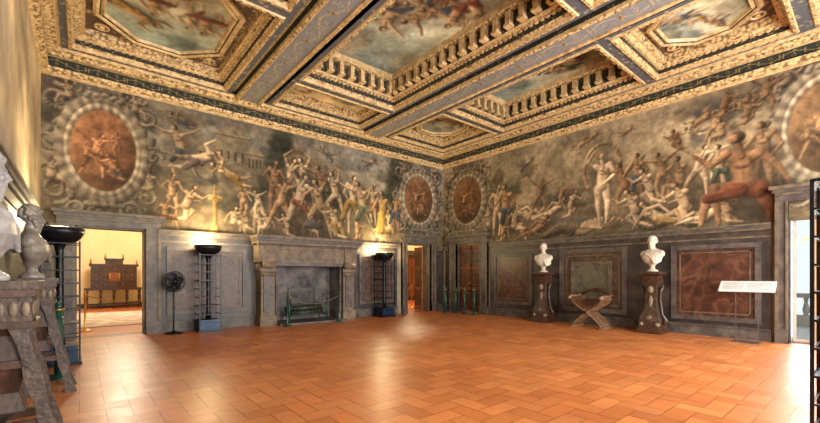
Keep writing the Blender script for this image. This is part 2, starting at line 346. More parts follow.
def sky(cv,top,mid,low,hor=.45):
    n=cv.fb(1.2,5); n2=cv.fb(.4,4); Z=(cv.z/cv.h)[:,None]*np.ones((1,cv.W))
    f=np.clip((Z+.25*(n-.5)-hor)/(1-hor),0,1); g=np.clip((hor-Z+.2*(n2-.5))/hor,0,1)
    im=mid[None,None]*(1-f)[...,None]+top[None,None]*f[...,None]
    im=im*(1-g[...,None])+low[None,None]*g[...,None]
    cv.im=im*(1+.7*(n-.5)+.3*(n2-.5))[...,None]
RES=72; FZ0,FZ1=2.5,5.70; FH=FZ1-FZ0
SK=[C(210,174,132),C(192,154,112),C(178,138,98),C(220,188,146),C(160,118,82)]
DR=[C(134,76,50),C(88,96,106),C(172,132,68),C(92,100,78),C(126,104,100),C(182,146,84),C(106,62,48)]
rp=random.Random(8)
# fresco on back wall : a = x - XL
cv=CV(XR-XL,FH,RES,11); sky(cv,C(124,120,112),C(118,106,86),C(86,72,54))
A=lambda x:x-XL
Zf=lambda z:z-FZ0
for k in range(26): cv.blob(A(rp.uniform(1.5,9)),rp.uniform(.8,1.7),.6,.3,rp.choice([C(66,72,66),C(94,84,62),C(104,92,70)]),.7)
for k in range(20): cv.blob(A(rp.uniform(1.5,9)),rp.uniform(2.2,3.2),.7,.25,rp.choice([C(154,140,116),C(88,92,92),C(128,106,78)]),.55)
for i,(x0,w,h0,h1) in enumerate([(2.7,.9,1.7,2.75),(3.5,.5,1.6,2.35),(2.3,.4,1.6,2.2)]):
    cv.cap(A(x0)+w/2,h0,w/2,A(x0)+w/2,h1-w*.3,w/2.1,C(128,114,92),.12,1,.8)
    for j in range(4):
        cv.cap(A(x0)+w*(.2+.2*j),h0+.3,.035,A(x0)+w*(.2+.2*j),h0+.5,.035,C(70,60,50),.3,1,1)
    cv.cap(A(x0),h1-.1,.04,A(x0)+w,h1-.1,.04,C(148,132,106))
for k in range(6): cv.blob(A(4.1+.1*k),1.5+.3*k,.4,.35,C(56,58,44),.9)
for k in range(5): cv.blob(A(8.4+.1*k),1.7+.3*k,.4,.35,C(64,66,48),.9)
medallion(cv,A(.42),Zf(4.2),.62,.95,C(184,124,84))
medallion(cv,A(9.85),Zf(4.25),.72,.9,C(160,110,74))
F=cv.fig
cv.cap(A(2.72),Zf(2.55),.15,A(2.72),Zf(2.75),.07,C(180,138,76)); cv.cap(A(2.72),Zf(2.75),.05,A(2.72),Zf(3.35),.07,C(180,140,78)); cv.blob(A(2.72),Zf(3.42),.22,.09,C(194,152,88),1,.2,.05); cv.cap(A(2.72),Zf(3.45),.04,A(2.72),Zf(3.75),.03,C(180,142,84))
F(A(1.95),Zf(3.9),1.3,'reach',-1,SK[0],DR[1]); F(A(2.25),Zf(3.75),1.5,'fly',1,SK[3],DR[4])
F(A(1.75),Zf(2.85),1.1,'stand',1,SK[1]); F(A(2.05),Zf(2.75),1.3,'kneel',1,SK[0]); F(A(1.6),Zf(2.6),.9,'sit',1,SK[2],DR[6])
F(A(3.15),Zf(3.55),1.3,'fly',-1,SK[0],DR[2])
for x,z,h,p,f in [(3.2,2.6,.85,'sit',1),(3.5,2.65,.8,'kneel',-1),(3.8,2.6,.85,'stand',1),(4.1,2.55,.8,'sit',-1),(3.45,3.05,.75,'stand',1),(3.85,3.1,.7,'reach',-1)]:
    F(A(x),Zf(z),h,p,f,SK[rp.randrange(4)],None,fat=1.45)
cv.blob(A(5.3),Zf(3.4),1.5,1.2,C(66,50,38),.8); cv.blob(A(5.6),Zf(3.5),.3,.25,C(196,112,56),.5)
for x,z,h,p,f,d in [(4.3,3.25,1.5,'stand',1,None),(4.75,3.4,1.6,'hammer',1,None),(5.25,3.45,1.6,'hammer',-1,1),(5.85,3.4,1.5,'reach',-1,3),(6.3,3.2,1.6,'hammer',-1,None),
                  (4.5,2.75,1.6,'reach',1,None),(5.05,2.65,1.95,'hammer',1,0),(5.75,2.65,1.85,'hammer',-1,None),(6.3,2.6,1.5,'kneel',-1,5),(5.4,2.55,.9,'sit',1,None),(4.7,2.55,.9,'kneel',-1,None)]:
    F(A(x),Zf(z),h,p,f,SK[rp.randrange(5)],None if d is None else DR[d])
cv.cap(A(5.35),Zf(2.95),.16,A(5.7),Zf(2.95),.12,C(84,78,76))
for x,z,h,p,f,d in [(6.95,2.85,1.9,'stand',1,2),(7.35,2.75,1.9,'reach',-1,3),(7.75,3.2,1.3,'stand',-1,0),(8.15,2.6,1.8,'stand',-1,5),(8.5,2.6,1.5,'sit',-1,5),(8.75,3.0,1.3,'stand',1,1),(7.1,2.55,.9,'kneel',1,None),(7.9,2.52,.8,'sit',1,None)]:
    F(A(x),Zf(z),h,p,f,SK[rp.randrange(5)],None if d is None else DR[d])
cv.cap(A(8.05),Zf(3.0),.2,A(8.2),Zf(3.9),.13,C(200,156,70),.25,.9)
for x in (2.0,6.0,7.6): F(A(x),Zf(4.95),.75,'fly',rp.choice([1,-1]),C(160,136,106),DR[1],fat=1.2)
gridmesh('fresco_painting',cv.done(.24,.94,(1.08,1.0,.86),1,C(110,96,74),.22),(XL,YB-.012,FZ0),(XR-XL,0,0),(0,0,FH),'fresco',None,WB)
# fresco on right wall : a = YB - y
cv=CV(YB-YF,FH,RES,21); sky(cv,C(142,128,104),C(150,132,100),C(96,84,64),.5)
A=lambda y:YB-y
F=cv.fig
for k in range(46): cv.blob(A(rp.uniform(-2.5,9)),rp.uniform(.2,1.4),.9,.16,rp.choice([C(78,82,78),C(106,96,74),C(130,114,86),C(78,66,50)]),.6)
for k in range(16): cv.blob(A(rp.uniform(-2,3.4)),rp.uniform(2.1,3.1),.6,.3,rp.choice([C(92,86,78),C(150,132,104),C(118,100,74)]),.75)
for k in range(8): cv.blob(A(rp.uniform(7.3,9)),rp.uniform(1,2.4),.5,.35,rp.choice([C(94,92,70),C(110,98,70)]),.8)
medallion(cv,A(9.95),Zf(4.2),.72,.9,C(164,112,72)); medallion(cv,A(.62),Zf(4.3),.62,.95,C(158,122,86)) 
cv.blob(A(8.2),Zf(3.2),.7,.8,C(66,54,42),.6)
for x,z,h,p,f,d in [(8.55,2.8,1.8,'stand',1,None),(8.2,2.7,1.85,'stand',-1,1),(7.85,2.65,1.4,'sit',1,None),(8.35,2.55,.9,'kneel',1,None)]:
    F(A(x),Zf(z),h,p,f,SK[rp.randrange(4)],None if d is None else DR[d])
for x,z,h,p,f in [(7.3,3.1,1.4,'recline',1),(6.9,3.4,1.1,'reach',1),(6.5,3.15,1.3,'recline',-1),(6.2,3.5,.9,'kneel',1),(7.1,2.6,1.4,'recline',-1),(5.9,3.1,1.1,'kneel',1)]:
    F(A(x),Zf(z),h,p,f,SK[rp.randrange(1,5)],None)
for y0,dr in((6.4,1),(5.9,-1),(3.7,1),(2.9,-1)):
    for i in range(14):
        f=i/13; cv.cap(A(y0)+dr*f*1.3,.22+.1*math.sin(f*7),.15*(1-f)+.04,A(y0)+dr*(f+.08)*1.3,.22+.1*math.sin((f+.08)*7),.14*(1-f)+.04,C(130,112,86))
cv.blob(A(4.97),1.4,.6,1.1,C(98,88,68),.6)
cv.blob(A(4.97),.36,.62,.16,C(84,70,54),.8)
for i in range(11):
    t=pi*i/10; cv.cap(A(4.97),.2,.03,A(4.97)+.55*math.cos(t),.3+.16*math.sin(t),.075,C(186,156,118))
for i in range(18):
    t=-.3+pi*1.25*i/17; q=-.3+pi*1.25*(i+1)/17
    cv.cap(A(4.97)+.5*math.cos(t),1.85+.7*math.sin(t),.05,A(4.97)+.5*math.cos(q),1.85+.7*math.sin(q),.06,C(190,154,118))
F(A(4.97),.36,2.0,'venus',1,C(242,208,166),None,C(166,118,62),jit=0)
for y,z in((5.6,4.95),(5.25,5.1),(4.35,5.0)): F(A(y),Zf(z),.55,'fly',1,SK[1],None,fat=1.3)
F(A(7.4),Zf(4.7),.8,'fly',1,C(166,150,122),DR[1])
cv.blob(A(3.2),Zf(3.2),1.5,.8,C(70,58,45),.6); cv.blob(A(1.8),Zf(3.4),.8,1.1,C(64,50,38),.7)
for x,z,h,p,f,d in [(4.35,3.1,1.4,'reach',-1,None),(4.05,3.3,1.3,'stand',-1,1),(3.75,3.2,1.3,'kneel',-1,None),(3.45,3.35,1.2,'reach',-1,None),(3.1,3.3,1.3,'sit',-1,None),(2.75,3.3,1.2,'reach',1,None),
   (4.1,2.65,1.4,'kneel',-1,None),(3.5,2.6,1.5,'recline',1,5),(3.0,2.65,1.4,'kneel',-1,None),(2.6,2.6,1.2,'recline',-1,None),(2.35,3.2,1.2,'stand',-1,3),
   (1.6,3.2,1.5,'stand',-1,None),(2.2,2.55,1.0,'kneel',-1,None),(1.9,2.6,2.6,'sit',-1,0)]:
    F(A(x),Zf(z),h,p,f,SK[rp.randrange(5)],None if d is None else DR[d])
for k in range(12): F(A(rp.uniform(1.4,3.2)),Zf(rp.uniform(4.35,5.0)),rp.uniform(.55,.8),rp.choice(['fly','reach','sit','kneel']),rp.choice([1,-1]),SK[rp.randrange(1,5)]*.92,None,fat=1.35)
for k in range(12): F(A(rp.uniform(-2.8,-.4)),Zf(rp.uniform(2.6,4)),1.6,rp.choice(['stand','reach','sit']),rp.choice([1,-1]),SK[rp.randrange(4)],rp.choice(DR))
gridmesh('fresco_painting',cv.done(.24,.94,(1.09,1.0,.84),1,C(116,100,76),.22),(XR-.012,YB,FZ0),(0,YF-YB,0),(0,0,FH),'fresco',None,WR)
cv=CV(YB-YF,FH,30,31); sky(cv,C(206,182,140),C(196,172,132),C(160,150,132),.2)
for k in range(16): cv.blob(rp.uniform(0,14),rp.uniform(.1,3.2),1.4,.7,rp.choice([C(172,162,142),C(208,186,144),C(168,150,122)]),.4)
gridmesh('fresco_painting',cv.done(.06,.85,(1.07,1,.88),6),(XL+.012,YF,FZ0),(0,YB-YF,0),(0,0,FH),'frescol',None,WL)

# floor with herringbone terracotta tiles
vs=[];cs=[];w=.21; g_=.0035
base=[C(198,121,68),C(192,115,63),C(203,127,73),C(189,112,62),C(198,124,72)]
def tile(x0,x1,y0,y1):
    x0,x1=max(x0,XL),min(x1,XR); y0,y1=max(y0,YF),min(y1,YB)
    if x1-x0<.02 or y1-y0<.02: return
    c=base[rp.randrange(5)]*rp.uniform(.93,1.04)
    vs.extend([(x0+g_,y0+g_,0),(x1-g_,y0+g_,0),(x1-g_,y1-g_,0),(x0+g_,y1-g_,0)]); cs.extend([c]*4)
nx=int((XR-XL)/w)+3; ny=int((YB-YF)/w)+3
for i in range(-2,nx):
    for j in range(-2,ny):
        k=(i-j)%4
        if k==0: tile(XL+i*w,XL+(i+2)*w,YF+j*w,YF+(j+1)*w)
        elif k==3: tile(XL+i*w,XL+(i+1)*w,YF+j*w,YF+(j+2)*w)
nt_=len(vs)//4
bx=MB(); bx.box(XL-.4,XR+.4,YF-.4,YB+.4,-.2,-.003,'terr')
allv=vs+bx.v; faces=[(4*i,4*i+1,4*i+2,4*i+3) for i in range(nt_)]+[tuple(len(vs)+k for k in f) for f in bx.f]
me=bpy.data.meshes.new('floor'); me.from_pydata(allv,[],faces); at=me.color_attributes.new('Col','FLOAT_COLOR','POINT')
gc=C(122,74,46)
for i in range(len(allv)):
    c=cs[i] if i<len(cs) else gc
    at.data[i].color=s2l(tuple(np.clip(c,0,1)))+(1,)
me.materials.append(M['tile']); o=bpy.data.objects.new('floor',me); COL.objects.link(o)

# ------------------------------------------------------------ wainscots
def frame_panel(mb,axis,t,sgn,a0,a1,z0,z1,pm,fm='slate2',fw=.1,off=0):
    def bx(s,e,zz0,zz1,d,m):
        lo,hi=sorted((t,t+sgn*(d+off)))
        if axis=='x': mb.box(s,e,lo,hi,zz0,zz1,m)
        else: mb.box(lo,hi,s,e,zz0,zz1,m)
    bx(a0,a1,z0,z0+fw,.045,fm); bx(a0,a1,z1-fw,z1,.045,fm); bx(a0,a0+fw,z0+fw,z1-fw,.045,fm); bx(a1-fw,a1,z0+fw,z1-fw,.045,fm)
    bx(a0+fw,a1-fw,z0+fw,z1-fw,.012,pm)
    k=fw+.07; bx(a0+k,a1-k,z0+k,z0+k+.025,.022,'dadotrim'); bx(a0+k,a1-k,z1-k-.025,z1-k,.022,'dadotrim'); bx(a0+k,a0+k+.025,z0+k,z1-k,.022,'dadotrim'); bx(a1-k-.025,a1-k,z0+k,z1-k,.022,'dadotrim')
def wains(name,axis,t,sgn,segs,panels,parent):
    mb=MB()
    for s,e in segs:
        for z0,z1,d,m in [(0,2.36,.03,'slate'),(0,.22,.06,'slate2'),(.22,.26,.08,'slate2'),(2.2,2.24,.05,'dadotrim'),(2.36,2.41,.07,'dadotrim'),(2.41,2.46,.11,'slate2'),(2.46,2.5,.14,'dadotrim')]:
            lo,hi=sorted((t,t+sgn*d))
            if axis=='x': mb.box(s,e,lo,hi,z0,z1,m)
            else: mb.box(lo,hi,s,e,z0,z1,m)
    for p in panels: frame_panel(mb,axis,t+sgn*.03,sgn,*p)
    return mb.obj(name,parent=parent)
wains('wainscot','x',YB,-1,[(XL,-.46),(1.46,3.75),(6.85,8.78),(10.72,XR)],[(1.62,3.5,.42,2.1,'brnp'),(7.15,8.6,.42,2.1,'brnp')],WB)
wains('wainscot','y',XR,-1,[(10.88,YB-.15),(1.46,8.84),(YF,-.66)],[(7.15,8.65,.42,2.1,'redp'),(4.3,6.2,.35,2.15,'brnp','slate2',.12),(4.68,5.82,.72,1.78,'grnp','dadotrim',.09,.03),(1.62,3.28,.35,2.1,'redp')],WR)
wains('wainscot','y',XL,1,[(YF,YB-.15)],[(8.9,10.9,.42,2.1,'brnp')],WL)

# door frames
def doorframe(name,axis,t,sgn,a0,a1,zt,fw=.24,dep=.16,mat='slate2'):
    mb=MB()
    def bx(s,e,z0,z1,d,m):
        lo,hi=sorted((t,t+sgn*d))
        if axis=='x': mb.box(s,e,lo,hi,z0,z1,m)
        else: mb.box(lo,hi,s,e,z0,z1,m)
    for s,e in((a0-fw,a0),(a1,a1+fw)):
        bx(s,e,0,.3,dep*.85,mat); bx(s,e,.3,zt,dep*.6,mat)
    bx(a0-fw,a0-fw+.06,.3,zt,dep*.8,'dadotrim'); bx(a1+fw-.06,a1+fw,.3,zt,dep*.8,'dadotrim')
    bx(a0-.04,a0,0,zt,dep*.75,'dadotrim'); bx(a1,a1+.04,0,zt,dep*.75,'dadotrim')
    bx(a0-fw,a1+fw,zt,zt+.18,dep*.6,mat); bx(a0-fw,a1+fw,zt+.13,zt+.18,dep*.85,'dadotrim')
    bx(a0-fw-.04,a1+fw+.04,zt+.18,zt+.25,dep*1.1,mat); bx(a0-fw-.08,a1+fw+.08,zt+.25,zt+.32,dep*1.5,'dadotrim')
    r0,r1=sorted((t-sgn*.0,t-sgn*.4))
    for s,e in((a0-.001,a0+.03),(a1-.03,a1+.001)):
        if axis=='x': mb.box(s,e,r0,r1,0,zt,mat)
        else: mb.box(r0,r1,s,e,0,zt,mat)
    if axis=='x': mb.box(a0,a1,r0,r1,zt-.03,zt,mat)
    else: mb.box(r0,r1,a0,a1,zt-.03,zt,mat)
    return mb.obj(name)
doorframe('trim_1','x',YB,-1,-.08,1.2,2.48,.3)
doorframe('trim_2','x',YB,-1,9.2,10.42,2.58,.22)
doorframe('trim_3','y',XR,-1,9.25,10.45,2.58,.32)
doorframe('trim_4','y',XR,-1,-.4,1.2,2.9,.2)
mb=MB(); mb.box(XR+.12,XR+.18,9.285,10.415,.01,2.54,'wood2')
for i in range(2):
    y0=9.32+i*.55
    for z0,z1 in((.15,.85),(.97,1.6),(1.72,2.4)):
        mb.box(XR+.09,XR+.12,y0+.0,y0+.5,z0,z0+.05,'wood'); mb.box(XR+.09,XR+.12,y0,y0+.5,z1-.05,z1,'wood')
        mb.box(XR+.09,XR+.12,y0,y0+.05,z0,z1,'wood'); mb.box(XR+.09,XR+.12,y0+.45,y0+.5,z0,z1,'wood')
        mb.box(XR+.1,XR+.12,y0+.12,y0+.38,z0+.12,z1-.12,'wood')
mb.ell((XR+.07,9.9,1.1),.03,'brass'); mb.box(XR+.085,XR+.12,9.84,9.86,.05,2.5,'wood')
mb.obj('door_1')

# ------------------------------------------------------------ adjoining rooms
YA=YB+.52
mb=MB(); mb.box(-3,-2.8,YA,22,0,4.6,'cream'); mb.box(3.9,4.1,YB+.4,22,0,4.6,'cream'); mb.box(-3,4.1,21.8,22,0,4.6,'cream'); mb.box(-3,4.1,YB+.4,22,4.6,4.7,'cream'); mb.box(-3,-1.033,YB+.38,YB+.4,0,4.6,'cream')
mb.box(-2.8,3.9,21.72,21.8,0,.16,'slate2')
mb.obj('wall_adjoining_left')
mb=MB(); mb.box(-3,4.1,YB+.4,22,-.2,0,'flr2'); mb.obj('floor_adjoining_left')
mb=MB(); mb.box(7.6,7.8,YB+.4,17,0,4.6,'cream'); mb.box(7.6,18,16.8,17,0,4.6,'cream'); mb.box(18,18.2,YB+.4,17,0,4.6,'cream'); mb.box(7.6,18.2,YB+.4,17,4.6,4.7,'cream'); mb.box(XR+.4,18.2,YB+.2,YB+.4,0,4.6,'cream')
mb.obj('wall_adjoining_right')
mb=MB(); mb.box(7.6,18.2,YB+.4,17,-.2,0,'flr2'); mb.obj('floor_adjoining_right')
mb=MB(); mb.box(13.7,13.85,16.7,16.79,0,2.75,'slate2'); mb.box(14.4,14.55,16.7,16.79,0,2.75,'slate2'); mb.box(13.7,14.55,16.68,16.79,2.5,2.75,'slate2'); mb.box(13.85,14.4,16.74,16.79,0,2.5,'wood'); mb.box(13.9,14.1,16.72,16.74,.2,2.3,'wood2'); mb.box(14.15,14.35,16.72,16.74,.2,2.3,'wood2'); mb.obj('door_2')
mb=MB()
mb.box(10.36,10.4,YB+.42,YB+.85,.01,2.5,'wood2')
for z0,z1 in((.2,.8),(.95,1.6),(1.75,2.35)): mb.box(10.34,10.36,YB+.5,YB+.78,z0,z1,'wood')
mb.obj('door_3')
mb=MB(); mb.box(-.6,2.9,13.6,18.6,.01,.015,'rug'); mb.box(-.75,3.05,13.45,18.75,.0,.01,'redp'); mb.obj('rug')
mb=MB()
for x in(-.9,-.45,.0,.45,.9):
    for y in(-.22,.22):
        mb.lathe([(.03,0),(.05,.03),(.03,.08),(.045,.2),(.028,.3),(.045,.45),(.03,.6),(.05,.7),(.05,.78)],(x,y,0),'wood',12)
mb.box(-.95,.95,-.25,.25,.1,.14,'wood'); mb.box(-1,1,-.3,.3,.76,.86,'wood')
mb.box(-.78,.78,-.24,.24,.86,1.78,'wood'); mb.box(-.84,.84,-.3,.3,1.76,1.86,'wood')
for i in range(5):
    for j in range(4):
        x0=-.76+i*.305; z0=.9+j*.215
        if i==2 and j in(1,2): continue
        mb.box(x0+.01,x0+.29,-.265,-.24,z0,z0+.19,'wood'); mb.box(x0+.05,x0+.25,-.275,-.265,z0+.04,z0+.15,'wood'); mb.ell((x0+.15,-.285,z0+.095),.014,'brass')
mb.box(-.14,.14,-.28,-.24,1.13,1.5,'wood2'); mb.lathe([(.03,0),(.03,.35)],(-.16,-.28,1.13),'brass',10); mb.lathe([(.03,0),(.03,.35)],(.16,-.28,1.13),'brass',10)
mb.box(-.3,.3,-.2,.2,1.86,2.05,'wood'); mb.box(-.34,.34,-.24,.24,2.05,2.1,'wood')
for x in(-.78,.78,-.3,.3): mb.lathe([(.03,0),(.05,.05),(.02,.1),(.035,.14),(.005,.2)],(x,-.2,1.86 if abs(x)>.6 else 2.1),'brass',10)
mb.obj('cabinet_on_stand',(1.13,21.1,0))
def stanchion(mb,x,y,h,mat,base=.15):
    mb.lathe([(base,0),(base,.015),(base*.8,.035),(.03,.05),(.022,.07),(.022,h-.06),(.035,h-.05),(.035,h-.02),(.02,h)],(x,y,0),mat,16)
    mb.ell((x,y,h+.02),.032,mat)
def rope(mb,p,q,sag,mat,r=.016):
    mb.tube([(p[0]+(q[0]-p[0])*t,p[1]+(q[1]-p[1])*t,p[2]+(q[2]-p[2])*t-sag*4*t*(1-t)) for t in [i/14 for i in range(15)]],r,mat)
mb=MB()
for x in(.1,1.9): stanchion(mb,x,12.7,.95,'brass')
rope(mb,(.1,12.7,.9),(1.9,12.7,.9),.2,'rope'); mb.obj('rope_barrier')
mb=MB()
for x in(9.35,10.9): stanchion(mb,x,12.9,.95,'brass')
rope(mb,(9.35,12.9,.9),(10.9,12.9,.9),.2,'rope'); mb.obj('rope_barrier')

# ------------------------------------------------------------ fireplace
mb=MB(); yf=10.78; yw=YB-.0
for s,e in((3.78,4.16),(6.34,6.72)):
    mb.box(s-.04,e+.04,yf-.02,yw,0,.28,'stone'); mb.box(s,e,yf+.04,yw,.28,1.5,'stone')
    mb.box(s+.07,e-.07,yf+.01,yf+.04,.38,1.4,'slate2')
    mb.box(s-.03,e+.03,yf,yw,1.5,1.6,'stone')
    mb.tube([(s+.0,yf-.0,1.68),(e,yf-.0,1.68)],.1,'stone',14); mb.tube([(s+.02,yf+.02,1.42),(e-.02,yf+.02,1.42)],.06,'stone',12)
    mb.box(s,e,yf-.04,yw,1.6,2.2,'stone')
mb.box(3.7,6.8,yf+.0,yw,1.75,2.2,'stone')
mb.box(4.16,6.34,yf+.02,yw,1.66,1.78,'slate2')
mb.box(4.3,6.2,yf-.015,yf,1.84,1.87,'dadotrim'); mb.box(4.3,6.2,yf-.015,yf,2.1,2.13,'dadotrim')
for i in range(44): mb.box(3.66+i*.072,3.70+i*.072,yf-.08,yf,2.2,2.26,'stone')
for k,(d,z0,z1) in enumerate([(.05,2.2,2.22),(.13,2.26,2.33),(.2,2.33,2.4),(.27,2.4,2.48)]): mb.box(3.72-d*.5,6.78+d*.5,yf-d,yw,z0,z1,'stone' if k!=2 else 'slate2')
mb.box(4.205,4.25,yf+.1,YB+.39,0,1.7,'soot'); mb.box(6.25,6.295,yf+.1,YB+.39,0,1.7,'soot'); mb.box(4.205,6.295,YB+.33,YB+.39,0,1.745,'soot'); mb.box(4.205,6.295,yf+.1,YB+.39,1.69,1.745,'soot'); mb.box(4.205,6.295,yf-.25,YB+.33,.0,.05,'slate2')
mb.box(4.85,5.65,YB+.29,YB+.33,.05,1.0,'slate'); mb.box(4.93,5.57,YB+.27,YB+.29,.15,.9,'soot')
mb.obj('fireplace')
mb=MB()
for x in(4.65,5.85):
    mb.tube([(x,10.95,.06),(x,11.0,.35),(x,10.93,.7)],.022,'green'); mb.ell((x,10.93,.74),.045,'brass'); mb.tube([(x,10.95,.2),(x,11.45,.2)],.018,'green'); mb.tube([(x,11.45,.06),(x,11.45,.3)],.018,'green')
for z in(.25,.4,.55): mb.tube([(4.65,10.97,z),(5.85,10.97,z)],.012,'green')
for i in range(11): mb.tube([(4.71+i*.108,10.97,.2),(4.71+i*.108,10.97,.58)],.009,'green')
for i,(y,z) in enumerate([(11.08,.28),(11.22,.28),(11.36,.28),(11.15,.41),(11.29,.41)]): mb.tube([(4.75,y,z),(5.75,y,z+.02)],.065,'woodg',10)
mb.obj('fireplace_grate')
mb=MB()
for x in(4.35,5.95): stanchion(mb,x,10.4,.85,'green',.12)
rope(mb,(4.35,10.4,.8),(5.95,10.4,.8),.22,'slate2',.014)
mb.obj('rope_barrier')

# ------------------------------------------------------------ torchiere towers
def torch(x,y,rz=0,e=70,bowl=True):
    mb=MB(); a=.24
    mb.box(-a-.03,a+.03,-a-.03,a+.03,0,.05,'black')
    for sx in(-1,1):
        for sy in(-1,1):
            mb.box(sx*a-.012,sx*a+.012,sy*a-.012,sy*a+.012,.05,1.93 if bowl else 2.1,'black')
    for k in range(9 if bowl else 10):
        z=.22+k*.208
        for s in(-1,1):
            mb.box(-a,a,s*a-.008,s*a+.008,z,z+.016,'black'); mb.box(s*a-.008,s*a+.008,-a,a,z,z+.016,'black')
    if not bowl:
        for s in(-1,1): mb.box(-a,a,s*a-.012,s*a+.012,2.09,2.115,'black'); mb.box(s*a-.012,s*a+.012,-a,a,2.09,2.115,'black')
        mb.box(-a,a,-a,a,.64,.652,'black'); return mb.obj('metal_rack',(x,y,0),rz)
    mb.box(-a+.02,a-.02,-a+.02,a-.02,.05,.3,'blue'); mb.lathe([(.07,.3),(.05,.5),(.05,1.75),(.08,1.9)],(0,0,0),'black',16)  # blue box puts the blue light inside the tower base into colour
    for z in(.64,1.27): mb.box(-a,a,-a,a,z,z+.012,'black')
    pr=[(.06,1.86),(.16,1.9),(.25,1.97),(.3,2.06),(.31,2.13),(.29,2.13),(.27,2.06),(.2,1.99),(.05,1.97)]
    mb.lathe(pr,(0,0,0),'black',32); mb.torus((0,0,2.13),.3,.012,'blue')
    mb.lathe([(.2,2.0),(.2,2.01),(.02,2.02)],(0,0,0),'glow',24)
    o=mb.obj('torchiere_lamp',(x,y,0),rz)
    l=bpy.data.lights.new('torchiere_bulb','POINT'); l.energy=e; l.color=(1,.8,.44); l.shadow_soft_size=.12
    lo=bpy.data.objects.new('torchiere_bulb',l); COL.objects.link(lo); lo.parent=o; lo.location=(0,0,2.26)
torch(-.24,8.3,0,120); torch(2.46,10.78,0,190); torch(7.9,10.78,0,190); torch(4.42,.085,0,0,False)

# fan
mb=MB(); mb.lathe([(.2,0),(.2,.02),(.05,.05),(.02,.08),(.018,1.0),(.03,1.05)],(0,0,0),'black',18)
mb.lathe([(.09,0),(.08,.02),(.08,.12),(.05,.16)],(0,.0,1.08),'black',14)
for R in(.24,.19,.13,.07): mb.torus((0,-.1 if R<.24 else -.06,1.24),R,.006 if R<.24 else .012,'black','y')
for i in range(24):
    t=2*pi*i/24; mb.tube([(.05*math.cos(t),-.11,1.24+.05*math.sin(t)),(.24*math.cos(t),-.06,1.24+.24*math.sin(t))],.004,'black',4)
    mb.tube([(.05*math.cos(t),.03,1.24+.05*math.sin(t)),(.24*math.cos(t),-.06,1.24+.24*math.sin(t))],.004,'black',4)
for i in range(4):
    t=2*pi*i/4+.3; mb.ell((.11*math.cos(t),-.05,1.24+.11*math.sin(t)),(.1,.01,.1),'black')
mb.ell((0,-.05,1.24),(.06,.07,.06),'black'); mb.obj('pedestal_fan',(1.72,10.85,0),.3)

for x,y in((10.45,10.4),(10.62,10.05),(10.66,9.65),(10.72,9.25)):
    mb=MB(); stanchion(mb,0,0,.92,'green',.14); mb.lathe([(.035,.06),(.035,.88)],(0,0,0),'green',14); mb.torus((0,0,.86),.045,.014,'brass'); mb.obj('rope_stanchion',(x,y,0))
mb=MB(); stanchion(mb,0,0,1.0,'green',.17); mb.lathe([(.05,.06),(.05,.94)],(0,0,0),'green',16); mb.torus((0,0,.93),.05,.015,'brass'); mb.obj('rope_stanchion',(-.22,7.2,0))

